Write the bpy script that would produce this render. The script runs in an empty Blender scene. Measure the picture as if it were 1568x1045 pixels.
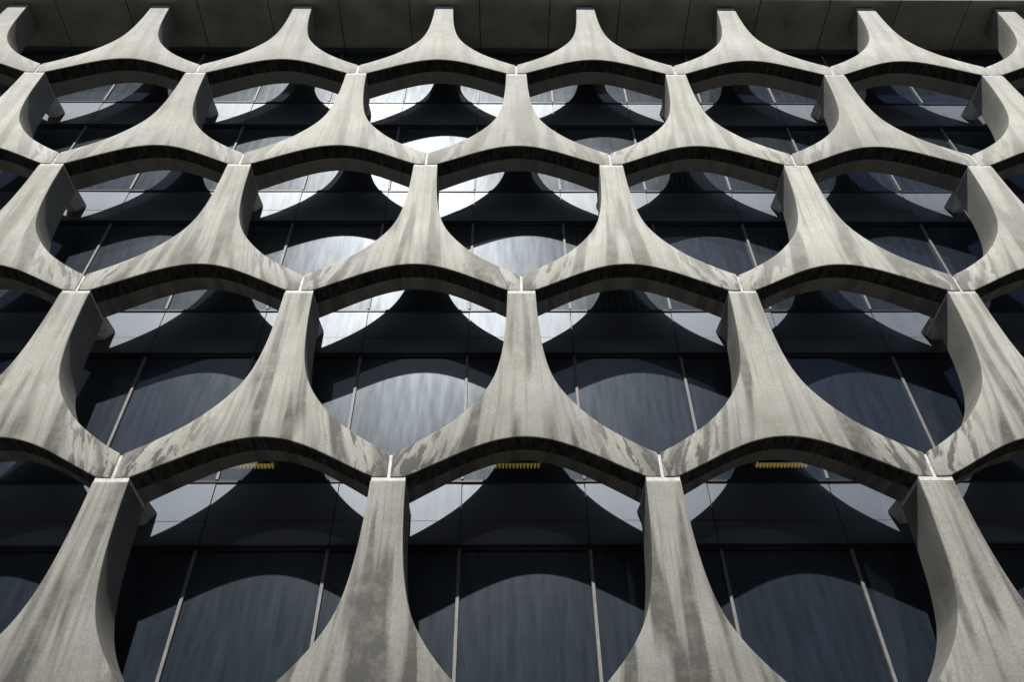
import bpy, bmesh, math, random
import numpy as np
from mathutils import Matrix, Vector
random.seed(7)
W=3.6
FPX=1250.0
# ------------------------------------------------------------ camera solve (surveyed joints of the screen)
obs=[]
for k,(x0,pts) in enumerate([
 (-1,[(175,729),(593,731),(1015,734),(1437,735)]),
 (-1.5,[(122,443),(455,443),(797,446),(1139,447),(1475,449)]),
 (-2,[(80,250),(362,250),(648,251),(935,251),(1220,254),(1502,255)]),
 (-2.5,[(55,112),(298,112),(543,111),(788,111),(1033,113),(1277,115),(1520,116)]),
 (-2,[(248,8),(463,8),(678,8),(893,8),(1108,9),(1322,10),(1537,10)])]):
    for i,p in enumerate(pts): obs.append((x0+i,k,p[0],p[1]))
obs=np.array(obs,float)
def axes(yaw,pit,rol):
    F=np.array([math.sin(yaw)*math.cos(pit),math.cos(yaw)*math.cos(pit),math.sin(pit)])
    R0=np.array([math.cos(yaw),-math.sin(yaw),0.]); U0=np.cross(R0,F)
    R=math.cos(rol)*R0+math.sin(rol)*U0; U=-math.sin(rol)*R0+math.cos(rol)*U0
    return R,U,F
def res(p):
    cx,d,z0,H,He,yaw,pit,rol=p
    R,U,F=axes(yaw,pit,rol)
    k=obs[:,1]; Z=np.where(k<4,z0+k*H,z0+3*H+He)
    P=np.stack([obs[:,0]-cx,np.full(len(k),d),Z],1)
    w=P@F
    return np.concatenate([784+FPX*(P@R)/w-obs[:,2],522.5-FPX*(P@U)/w-obs[:,3]])
p=np.array([.45,2.47,1.74,1.0165,.955,0,math.radians(44.5),0.])
for it in range(30):
    r=res(p);J=np.zeros((len(r),8))
    for j in range(8):
        q=p.copy();q[j]+=1e-6;J[:,j]=(res(q)-r)/1e-6
    p=p-np.linalg.solve(J.T@J+1e-9*np.eye(8),J.T@r)
cx,d,z0,Hn,He,yaw,pit,rol=p
CAMZ=1.6
H=Hn*W
JZ=[CAMZ+z0*W+k*H for k in range(4)]+[CAMZ+z0*W+3*H+He*W]
G=.32*W      # curtain wall plane
D=.18*W      # screen depth

# ------------------------------------------------------------ helpers
def newmat(name):
    m=bpy.data.materials.new(name);m.use_nodes=True
    nt=m.node_tree
    for n in list(nt.nodes): nt.nodes.remove(n)
    out=nt.nodes.new('ShaderNodeOutputMaterial')
    return m,nt,out
def N(nt,t,**kw):
    n=nt.nodes.new(t)
    for k,v in kw.items():
        if k in n.inputs.keys(): n.inputs[k].default_value=v
        else: setattr(n,k,v)
    return n
def L(nt,a,b): nt.links.new(a,b)
def mapr(nt,v,a,b,c,e):
    m=N(nt,'ShaderNodeMapRange');m.inputs[1].default_value=a;m.inputs[2].default_value=b
    m.inputs[3].default_value=c;m.inputs[4].default_value=e
    L(nt,v,m.inputs[0]);return m.outputs[0]
def math_(nt,op,a,b=None):
    m=N(nt,'ShaderNodeMath',operation=op)
    for i,v in enumerate((a,b)):
        if v is None: continue
        if isinstance(v,(int,float)): m.inputs[i].default_value=v
        else: L(nt,v,m.inputs[i])
    return m.outputs[0]
def mixc(nt,fac,a,b,mode='MIX'):
    m=nt.nodes.new('ShaderNodeMix');m.data_type='RGBA';m.blend_type=mode
    for i,v in ((0,fac),(6,a),(7,b)):
        if isinstance(v,(int,float)): m.inputs[i].default_value=v
        elif isinstance(v,tuple): m.inputs[i].default_value=(*v,1)
        else: L(nt,v,m.inputs[i])
    return m.outputs[2]
def noise(nt,vec,scale,detail=4,rough=.55):
    n=N(nt,'ShaderNodeTexNoise');n.inputs['Scale'].default_value=scale
    n.inputs['Detail'].default_value=detail;n.inputs['Roughness'].default_value=rough
    if vec is not None: L(nt,vec,n.inputs['Vector'])
    return n.outputs[0]
def vscale(nt,vec,s):
    m=N(nt,'ShaderNodeVectorMath',operation='MULTIPLY');L(nt,vec,m.inputs[0]);m.inputs[1].default_value=s
    return m.outputs[0]
def simple(name,col,rough=.6,metal=0,var=.15,scale=3,emit=0):
    m,nt,out=newmat(name)
    b=N(nt,'ShaderNodeBsdfPrincipled');b.inputs['Roughness'].default_value=rough;b.inputs['Metallic'].default_value=metal
    g=N(nt,'ShaderNodeNewGeometry')
    n=noise(nt,g.outputs['Position'],scale,5)
    c=mixc(nt,mapr(nt,n,.3,.7,0,1),tuple(x*(1-var) for x in col),tuple(min(1,x*(1+var)) for x in col))
    L(nt,c,b.inputs['Base Color']);L(nt,b.outputs[0],out.inputs[0])
    if emit:
        L(nt,c,b.inputs['Emission Color']);b.inputs['Emission Strength'].default_value=emit
    return m
def grey(nt,v):
    c=N(nt,'ShaderNodeCombineColor')
    for i in range(3): L(nt,v,c.inputs[i])
    return c.outputs[0]

# ------------------------------------------------------------ materials
def concrete(name,kind):
    m,nt,out=newmat(name)
    b=N(nt,'ShaderNodeBsdfPrincipled');b.inputs['Roughness'].default_value=.85
    b.inputs['Specular IOR Level'].default_value=.25
    g=N(nt,'ShaderNodeNewGeometry').outputs['Position']
    tc=N(nt,'ShaderNodeTexCoord').outputs['Object']
    oi=N(nt,'ShaderNodeObjectInfo').outputs['Random']
    big=noise(nt,g,.9,5,.6); mid=noise(nt,g,3.0,7,.7); fine=noise(nt,g,36,5,.8)
    col=mixc(nt,mapr(nt,big,.32,.68,0,1),(.56,.55,.49),(.72,.71,.65))
    col=mixc(nt,mapr(nt,mid,.45,.68,0,.6),col,(.80,.79,.74))
    spk=mapr(nt,fine,.32,.68,.80,1.14)
    col=mixc(nt,1.0,col,grey(nt,spk),'MULTIPLY')
    col=mixc(nt,1.0,col,grey(nt,mapr(nt,oi,0,1,.88,1.06)),'MULTIPLY')
    sep=N(nt,'ShaderNodeSeparateXYZ');L(nt,tc,sep.inputs[0])
    gsep=N(nt,'ShaderNodeSeparateXYZ');L(nt,g,gsep.inputs[0])
    ax=math_(nt,'ABSOLUTE',sep.outputs[0])
    q=mapr(nt,sep.outputs[2],H*.95,H*.05,0,1)
    fan=math_(nt,'ADD',math_(nt,'MULTIPLY',math_(nt,'POWER',q,2.0),.7),1.0)
    un=math_(nt,'DIVIDE',sep.outputs[0],fan)
    jit=math_(nt,'MULTIPLY',mapr(nt,fine,.3,.7,-1,1),.012)
    xx=math_(nt,'ADD',math_(nt,'ADD',un,jit),math_(nt,'MULTIPLY',oi,40))
    def streak(sx,sz,det,off=0,ro=.55):
        cv=N(nt,'ShaderNodeCombineXYZ');L(nt,math_(nt,'MULTIPLY',xx,sx),cv.inputs[0])
        L(nt,math_(nt,'MULTIPLY',sep.outputs[2],sz),cv.inputs[2]);cv.inputs[1].default_value=off
        return noise(nt,cv.outputs[0],1.0,det,ro)
    st=streak(5.2,.36,2,0,.45);st2=streak(12,1.7,3,7);st3=streak(22,.45,3,3)
    low=mapr(nt,gsep.outputs[2],JZ[0]-H*.2,JZ[2]+.95*H,1.0,.26)
    brk=mapr(nt,mid,.30,.58,.40,1.15)
    s=math_(nt,'MULTIPLY',mapr(nt,st,.49,.59,0,1.0),low)
    s=math_(nt,'MULTIPLY',s,mapr(nt,sep.outputs[2],H*.03,H*.95,1.0,.65))
    s=math_(nt,'MULTIPLY',s,brk)
    arm=mapr(nt,ax,.14*W,.34*W,0,1)
    s2=math_(nt,'MULTIPLY',math_(nt,'MULTIPLY',mapr(nt,st2,.51,.56,0,.95),arm),low)
    s3=math_(nt,'MULTIPLY',math_(nt,'MULTIPLY',mapr(nt,st3,.50,.70,0,.50),brk),low)
    s=math_(nt,'MINIMUM',math_(nt,'MAXIMUM',math_(nt,'MAXIMUM',s,s2),s3),.88)
    col=mixc(nt,s,col,(.16,.157,.142))
    dirt_vignette=mapr(nt,gsep.outputs[2],JZ[0]-H*.9,JZ[1]+.5*H,.46,1.0)  # lower rows darkened: part dirt, part lens vignetting put into the colour
    col=mixc(nt,1.0,col,grey(nt,dirt_vignette),'MULTIPLY')
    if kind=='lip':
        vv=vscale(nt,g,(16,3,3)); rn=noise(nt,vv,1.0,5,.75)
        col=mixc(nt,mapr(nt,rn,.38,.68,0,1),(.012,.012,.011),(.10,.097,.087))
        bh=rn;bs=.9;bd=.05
    else:
        bh=math_(nt,'ADD',mid,math_(nt,'MULTIPLY',fine,.8));bs=.5;bd=.015
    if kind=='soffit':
        col=mixc(nt,.66,col,(.12,.118,.105))  # soffit shade put into the base colour, darker than the same concrete's face
    bp=N(nt,'ShaderNodeBump');bp.inputs['Strength'].default_value=bs;bp.inputs['Distance'].default_value=bd
    L(nt,bh,bp.inputs['Height']);L(nt,bp.outputs[0],b.inputs['Normal'])
    L(nt,col,b.inputs['Base Color']);L(nt,b.outputs[0],out.inputs[0]);return m
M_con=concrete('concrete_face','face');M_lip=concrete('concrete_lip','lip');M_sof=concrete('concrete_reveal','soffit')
M_seal=simple('joint_sealant',(.70,.70,.68),.6,0,.3,9)
M_alu=simple('aluminium_mullion',(.22,.22,.22),.6,.2,.2,8)
M_dark=simple('dark_frame',(.018,.02,.024),.45,0,.1,6)
M_roof=simple('roof_soffit',(.30,.305,.26),.8,0,.3,1.2)
M_int=simple('interior_wall',(.22,.225,.12),.9,0,.3,.6)
M_ceil=simple('interior_ceiling',(.30,.30,.20),.9,0,.15,1)
M_fix=simple('ceiling_louvre',(.8,.60,.20),.5,0,.1,4,.32)
M_fixoff=simple('ceiling_louvre_unlit',(.5,.42,.2),.5,0,.1,4)
M_blind=simple('vertical_blind',(.70,.68,.62),.9,0,.08,4)

def spandrel_mat():
    m,nt,out=newmat('spandrel_panel')
    b=N(nt,'ShaderNodeBsdfPrincipled')
    g=N(nt,'ShaderNodeNewGeometry').outputs['Position']
    n=noise(nt,g,1.3,5); n2=noise(nt,vscale(nt,g,(9,1,1.2)),1,4)
    c=mixc(nt,mapr(nt,n,.3,.7,0,1),(.08,.10,.135),(.105,.125,.16))
    c=mixc(nt,mapr(nt,n2,.5,.7,0,.25),c,(.15,.16,.18))
    L(nt,c,b.inputs['Base Color'])
    L(nt,mapr(nt,n2,.3,.7,.49,.55),b.inputs['Roughness'])
    b.inputs['IOR'].default_value=2.0
    b.inputs['Specular Tint'].default_value=(.84,.92,1,1)
    b.inputs['Coat Weight'].default_value=.3;b.inputs['Coat Roughness'].default_value=.02
    L(nt,b.outputs[0],out.inputs[0]);return m
M_sp=spandrel_mat()
def glass_mat():
    m,nt,out=newmat('window_glass')
    g=N(nt,'ShaderNodeNewGeometry').outputs['Position']
    tr=N(nt,'ShaderNodeBsdfTransparent');tr.inputs[0].default_value=(.66,.68,.52,1)
    df=N(nt,'ShaderNodeBsdfPrincipled');df.inputs['Base Color'].default_value=(.06,.09,.14,1);df.inputs['Roughness'].default_value=.36
    df.inputs['IOR'].default_value=2.05
    df.inputs['Specular Tint'].default_value=(.80,.90,1,1)
    n=noise(nt,vscale(nt,g,(9,1,1.2)),1,6,.65)
    mx=N(nt,'ShaderNodeMixShader');L(nt,mapr(nt,n,.3,.7,.19,.33),mx.inputs[0]);L(nt,tr.outputs[0],mx.inputs[1]);L(nt,df.outputs[0],mx.inputs[2])
    gl=N(nt,'ShaderNodeBsdfGlossy');gl.inputs['Roughness'].default_value=.02;gl.inputs['Color'].default_value=(.68,.8,.95,1)
    fr=N(nt,'ShaderNodeFresnel');fr.inputs['IOR'].default_value=1.5
    m2=N(nt,'ShaderNodeMixShader');L(nt,fr.outputs[0],m2.inputs[0]);L(nt,mx.outputs[0],m2.inputs[1]);L(nt,gl.outputs[0],m2.inputs[2])
    L(nt,m2.outputs[0],out.inputs[0]);return m
M_gl=glass_mat()

class MB:
    def __init__(s): s.v=[];s.f=[];s.m=[];s.mats=[]
    def mi(s,mat):
        if mat not in s.mats: s.mats.append(mat)
        return s.mats.index(mat)
    def box(s,x0,x1,y0,y1,z0,z1,mat):
        b=len(s.v)
        s.v+=[(x0,y0,z0),(x1,y0,z0),(x1,y1,z0),(x0,y1,z0),(x0,y0,z1),(x1,y0,z1),(x1,y1,z1),(x0,y1,z1)]
        for f in ((0,3,2,1),(4,5,6,7),(0,1,5,4),(1,2,6,5),(2,3,7,6),(3,0,4,7)):
            s.f.append([b+i for i in f]);s.m.append(s.mi(mat))
    def quad(s,pts,mat):
        b=len(s.v);s.v+=list(pts);s.f.append([b+i for i in range(len(pts))]);s.m.append(s.mi(mat))
    def build(s,name,parent=None):
        me=bpy.data.meshes.new(name);me.from_pydata(s.v,[],s.f)
        for m in s.mats: me.materials.append(m)
        for p_,i in zip(me.polygons,s.m): p_.material_index=i
        me.update();o=bpy.data.objects.new(name,me);bpy.context.collection.objects.link(o)
        if parent: o.parent=parent
        return o
def empty(name):
    e=bpy.data.objects.new(name,None);bpy.context.collection.objects.link(e);return e

# ------------------------------------------------------------ screen unit
ctrl=[(.0645,.988),(.066,.93),(.069,.85),(.074,.77),(.081,.69),(.092,.61),(.109,.53),(.135,.458),(.172,.392),(.222,.325),(.285,.258),(.36,.198),(.43,.150),(.4945,.112)]
def catmull(P,n):
    out=[]
    P2=[(2*P[0][0]-P[1][0],2*P[0][1]-P[1][1])]+P+[(2*P[-1][0]-P[-2][0],2*P[-1][1]-P[-2][1])]
    for i in range(1,len(P2)-2):
        for k in range(n):
            t=k/n;r=[]
            for a in range(2):
                p0,p1,p2,p3=(P2[i+j][a] for j in (-1,0,1,2))
                r.append(.5*((2*p1)+(-p0+p2)*t+(2*p0-5*p1+4*p2-p3)*t*t+(-p0+3*p1-3*p2+p3)*t**3))
            out.append(tuple(r))
    out.append(P[-1]);return out
side=catmull(ctrl,4)
def arch(x):
    u=min(1,abs(x)/.445)
    return .006+.182*(.6*(1-u*u)+.4*.5*(1+math.cos(math.pi*u)))
def unit_mesh(name,htop=.988):
    right=[(x*W,z*H if z<.5 else (0.5+(z-.5)*((htop-.5)/.488))*H) for x,z in side]
    n=56
    xs=[.4945-2*.4945*i/n for i in range(n+1)]
    bottom=[(x*W,arch(x)*H) for x in xs]
    left=[(-x,z) for x,z in reversed(right)]
    outl=right+bottom+left
    nb0=len(right); nb1=nb0+len(bottom)
    bm=bmesh.new()
    ys=[0,.085*W,D]
    rings=[]
    for ri,y in enumerate(ys):
        ring=[]
        for i,(x,z) in enumerate(outl):
            zz=z
            if ri==2 and nb0<=i<nb1: zz=z+.018*W*(1-min(1,abs(x)/(.44*W))**4)
            ring.append(bm.verts.new((x,y,zz)))
        rings.append(ring)
    nn=len(outl)
    bm.faces.new(rings[0]).material_index=0
    bm.faces.new(list(reversed(rings[2]))).material_index=2
    for r in range(2):
        for i in range(nn):
            j=(i+1)%nn
            f=bm.faces.new((rings[r][j],rings[r][i],rings[r+1][i],rings[r+1][j]))
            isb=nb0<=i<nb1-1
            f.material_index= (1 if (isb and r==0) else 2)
    bm.normal_update()
    bmesh.ops.recalc_face_normals(bm,faces=bm.faces)
    fe=[e for e in bm.edges if all(abs(v.co.y)<1e-6 for v in e.verts)]
    bmesh.ops.bevel(bm,geom=fe,offset=.022,segments=2,profile=.6,affect='EDGES',clamp_overlap=True,material=0)
    bmesh.ops.triangulate(bm,faces=[f for f in bm.faces if len(f.verts)>4])
    me=bpy.data.meshes.new(name);bm.to_mesh(me);bm.free()
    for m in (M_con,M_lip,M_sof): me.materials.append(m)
    for p_ in me.polygons: p_.use_smooth=True
    me.set_sharp_from_angle(angle=math.radians(32))
    return me
me_u=unit_mesh('screen_unit');me_t=unit_mesh('screen_unit_top',He/Hn-.012)
bld=empty('concrete_lattice_office_building')
XL,XR=-7,9
for k in range(5):
    off=0 if k%2==0 else .5
    zb=JZ[k]-(H if k<4 else He*W)
    for i in range(XL,XR):
        o=bpy.data.objects.new('precast_screen_unit',me_u if k<4 else me_t)
        o.location=((i+off)*W,random.uniform(-.006,.006),zb);o.parent=bld
        o.rotation_euler=(random.uniform(-.003,.003),0,random.uniform(-.003,.003))
        bpy.context.collection.objects.link(o)
jb=MB();br=MB()
for k in range(4):
    off=0 if k%2==0 else .5
    for i in range(XL,XR):
        x=(i+off)*W;z=JZ[k]
        jb.box(x-.062*W,x+.062*W,.016,D-.02,z-.0118*H,z+.0055*H,M_seal)
        jb.box(x-.0057*W,x+.0057*W,.020,D-.02,z+.006*H,z+.105*H,M_seal)
        w=.035*W;y0=D-.012;y1=G-.012;za,zb_=z-.03*H,z+.06*H
        b=len(br.v)
        br.v+=[(x-w,y0,za-.05*H),(x+w,y0,za-.05*H),(x+w*.6,y1,za+.03*H),(x-w*.6,y1,za+.03*H),(x-w,y0,zb_),(x+w,y0,zb_),(x+w*1.5,y1,zb_-.01),(x-w*1.5,y1,zb_-.01)]
        for f in ((0,3,2,1),(4,5,6,7),(0,1,5,4),(1,2,6,5),(2,3,7,6),(3,0,4,7)):
            br.f.append([b+q for q in f]);br.m.append(br.mi(M_con))
jb.build('joint_seals',bld);br.build('tie_arms',bld)

# ------------------------------------------------------------ curtain wall
cw=MB();gm=MB();fr=MB();it=MB();bl=MB()
x0,x1=XL*W,XR*W
gapv=.007
MW=.021
for k in range(0,5):
    z=JZ[k]; zs0=z-.10*W; zs1=z+.212*W if k<4 else z-.004
    i=XL*2
    while i<XR*2:
        xa=(i*.5+.25)*W;xb=xa+.5*W
        if k<4: tiers=((zs0+.03,z+.02*W),(z+.02*W+gapv,zs1-.045))
        else: tiers=((zs0+.03,zs1),)
        for (a,b) in tiers:
            t1=random.uniform(-.004,.004);t2=random.uniform(-.004,.004)
            cw.quad([(xa+gapv,G+t1,a),(xb-gapv,G-t1,a),(xb-gapv,G-t1+t2,b),(xa+gapv,G+t1+t2,b)],M_sp)
        i+=1
    fr.box(x0,x1,G+.03,G+.09,zs0,zs1-.002,M_dark)
    fr.box(x0,x1,G-.035,G+.03,zs0-.045,zs0-.002,M_dark)
    fr.box(x0,x1,G-.055,G+.03,zs0+.002,zs0+.026,M_dark)
    if k<4: fr.box(x0,x1,G-.02,G+.03,zs1-.043,zs1,M_dark)
    if k<4: wa,wb=zs1,JZ[k+1]-.10*W-.047
    else: continue
    for i in range(XL*2,XR*2):
        xa=(i*.5+.25)*W;xb=xa+.5*W
        fr.box(xa-MW,xa+MW,G-.035,G+.03,wa+.003,wb-.001,M_alu)
        t1=random.uniform(-.005,.005);t2=random.uniform(-.005,.005)
        gm.quad([(xa+MW,G+t1,wa),(xb-MW,G-t1,wa),(xb-MW,G-t1+t2,wb),(xa+MW,G+t1+t2,wb)],M_gl)
        if random.random()<(.13 if k<2 else .3):
            n=14
            for s in range(n):
                xs=xa+.06+(xb-xa-.12)*s/n
                bl.quad([(xs,G+.22,wa),(xs+.09,G+.27,wa),(xs+.09,G+.27,wb+.02),(xs,G+.22,wb+.02)],M_blind)
wa,wb=JZ[0]-H+.212*W,JZ[0]-.10*W-.047
for i in range(XL*2,XR*2):
    xa=(i*.5+.25)*W;xb=xa+.5*W
    fr.box(xa-MW,xa+MW,G-.035,G+.03,wa+.003,wb-.001,M_alu)
    t1=random.uniform(-.004,.004);t2=random.uniform(-.004,.004)
    gm.quad([(xa+MW,G+t1,wa),(xb-MW,G-t1,wa),(xb-MW,G-t1+t2,wb),(xa+MW,G+t1+t2,wb)],M_gl)
cw.quad([(x0,G,wa-.31*W),(x1,G,wa-.31*W),(x1,G,wa-.003),(x0,G,wa-.003)],M_sp)
# interiors
YB=G+5.5
for k in range(-1,5):
    z=(JZ[k] if k>=0 else JZ[0]-H)
    zc=z-.085*W; zf=z+.12*W if k<4 else z
    it.box(x0,x1,G+.10,YB,zc,zf,M_ceil)
    if k>=0:
        xl=[-.98,.475,1.95] if k==1 else [i+(0 if k%2 else .5) for i in range(-4,7)]
        for xn in xl:
            xc=xn*W
            for fy in ((G+3.04,) if k==1 else (G+1.0,G+3.12)):
                dd=.20 if k==1 else .45
                it.box(xc-.5,xc+.5,fy,fy+.03,zc-.05,zc-.004,M_dark)
                it.box(xc-.5,xc+.5,fy+dd,fy+dd+.03,zc-.05,zc-.004,M_dark)
                for s in range(15):
                    xx=xc-.49+s*.07
                    it.box(xx-.014,xx+.014,fy+.032,fy+dd-.002,zc-.05,zc-.004,M_fix if k==1 else M_fixoff)
for i in range(XL,XR,2):
    it.box((i+.4)*W,(i+.4)*W+.5,G+4.3,G+4.8,JZ[0]-H,JZ[4]-.05,M_int)
it.box(x0,x1,YB,YB+.2,JZ[0]-H,JZ[4],M_int)
it.box(x0-.3,x0,G,YB,JZ[0]-H,JZ[4],M_int);it.box(x1,x1+.3,G,YB,JZ[0]-H,JZ[4],M_int)
cw.build('spandrel_panels',bld);gm.build('window_panes',bld);fr.build('window_frames',bld);it.build('interior_floors',bld)
if bl.v: bl.build('vertical_blinds',bld)
# roof
rf=MB();ZT=JZ[4]
for i in range(XL*2,XR*2):
    xa=(i*.5+.25)*W
    rf.box(xa+.012,xa+.5*W-.012,-.05*W,G+.0,ZT+.006,ZT+.05,M_roof)
rf.box(x0,x1,-.05*W,YB,ZT+.055,ZT+.25,M_dark)
rf.box(x0,x1,-.06*W,YB+.2,ZT+.253,ZT+1.1,M_con)
rf.build('roof_slab',bld)
# ground storey
gs=MB();zb=JZ[0]-H
gs.box(x0,x1,-.02,3.0,zb-.7,zb-.012,M_sof)
for i in range(XL,XR):
    x=(i+.5)*W
    gs.box(x-.25,x+.25,.1,.7,0,zb-.703,M_sof)
gs.box(x0,x1,2.9,2.96,.15,zb-.703,M_gl)
for i in range(XL*2,XR*2):
    gs.box(i*.5*W-.03,i*.5*W+.03,2.82,2.897,.15,zb-.705,M_alu)
gs.box(x0,x1,YB,YB+.2,0,zb-.705,M_int)
gs.build('ground_storey',bld)

# ------------------------------------------------------------ street and building opposite
def asphalt(name,c,s): return simple(name,c,.9,0,.25,s)
M_asph=asphalt('asphalt',(.05,.05,.052),6);M_pav=asphalt('paving',(.10,.095,.085),2);M_white=simple('road_paint',(.75,.75,.72),.7)
M_ground=simple('ground_surface',(.07,.07,.06),.95,0,.3,.1)
g=MB();g.quad([(-800,-800,-.04),(800,-800,-.04),(800,800,-.04),(-800,800,-.04)],M_ground);g.build('ground')
g=MB();g.box(-200,200,-12,12,-.03,.0,M_pav);g.box(-200,200,-36,-26,-.03,.0,M_pav);g.build('pavement')
g=MB();g.quad([(-200,-25.99,-.02),(200,-25.99,-.02),(200,-12.01,-.02),(-200,-12.01,-.02)],M_asph);g.build('road')
g=MB();g.box(-200,200,-12.15,-12.002,-.03,.1,M_pav);g.box(-200,200,-25.998,-25.85,-.03,.1,M_pav);g.build('kerb')
g=MB()
for i in range(-30,30): g.quad([(i*5,-19.07,-.015),(i*5+2.5,-19.07,-.015),(i*5+2.5,-18.93,-.015),(i*5,-18.93,-.015)],M_white)
g.build('road_marking')
M_brick=simple('brick',(.13,.085,.065),.9,0,.3,3)
op=empty('brick_office_block')
ob=MB();ow=MB();of=MB()
HX0,HX1,HY=-65,75,-32
ob.box(HX0,HX1,HY-15,HY-.25,0,25.9,M_brick)  # unseen block, made tall and wide to cut sky light on the facade
for s in range(8):
    z=.4+s*3.25
    ob.box(HX0,HX1,HY-.25,HY,z-.4,z+.6,M_brick)
    for i in range(28):
        x=HX0+i*5
        ob.box(x,x+1.6,HY-.25,HY-.01,z+.6,z+2.85,M_brick)
        ow.box(x+1.6,x+5,HY-.24,HY-.2,z+.6,z+2.85,M_dark)
        of.box(x+3.25,x+3.35,HY-.2,HY-.12,z+.6,z+2.85,M_alu)
        of.box(x+1.6,x+5,HY-.1,HY+.05,z+.55,z+.62,M_sof)
ob.box(HX0,HX1,HY-.25,HY+.1,26.0,27.0,M_brick)
ob.build('walls',op);ow.build('window_glass',op);of.build('frames_and_sills',op)

# ------------------------------------------------------------ light
tx,tz=-.17,1.27
sd=Vector((tx,-1,tz)).normalized()
sun=bpy.data.lights.new('sun','SUN');sun.energy=5;sun.angle=math.radians(.6);sun.color=(1,.97,.92)
so=bpy.data.objects.new('sun',sun);so.rotation_euler=sd.to_track_quat('Z','Y').to_euler();bpy.context.collection.objects.link(so)
w=bpy.data.worlds.new('World');bpy.context.scene.world=w;w.use_nodes=True
nt=w.node_tree;bg=nt.nodes['Background'];sky=nt.nodes.new('ShaderNodeTexSky');sky.sky_type='NISHITA';sky.sun_disc=False
sky.sun_elevation=math.asin(sd.z);sky.sun_rotation=math.atan2(sd.x,sd.y)%(2*math.pi)
nt.links.new(sky.outputs[0],bg.inputs[0]);bg.inputs[1].default_value=.05
# ------------------------------------------------------------ camera
R,U,F=axes(yaw,pit,rol)
cam=bpy.data.cameras.new('camera');cam.sensor_width=36;cam.lens=FPX/1568*36;cam.clip_end=3000
co=bpy.data.objects.new('camera',cam)
M=Matrix(((R[0],U[0],-F[0],cx*W),(R[1],U[1],-F[1],-d*W),(R[2],U[2],-F[2],CAMZ),(0,0,0,1)))
co.matrix_world=M;bpy.context.collection.objects.link(co)
sc=bpy.context.scene;sc.camera=co
sc.view_settings.view_transform='Standard';sc.view_settings.look='None';sc.view_settings.exposure=0
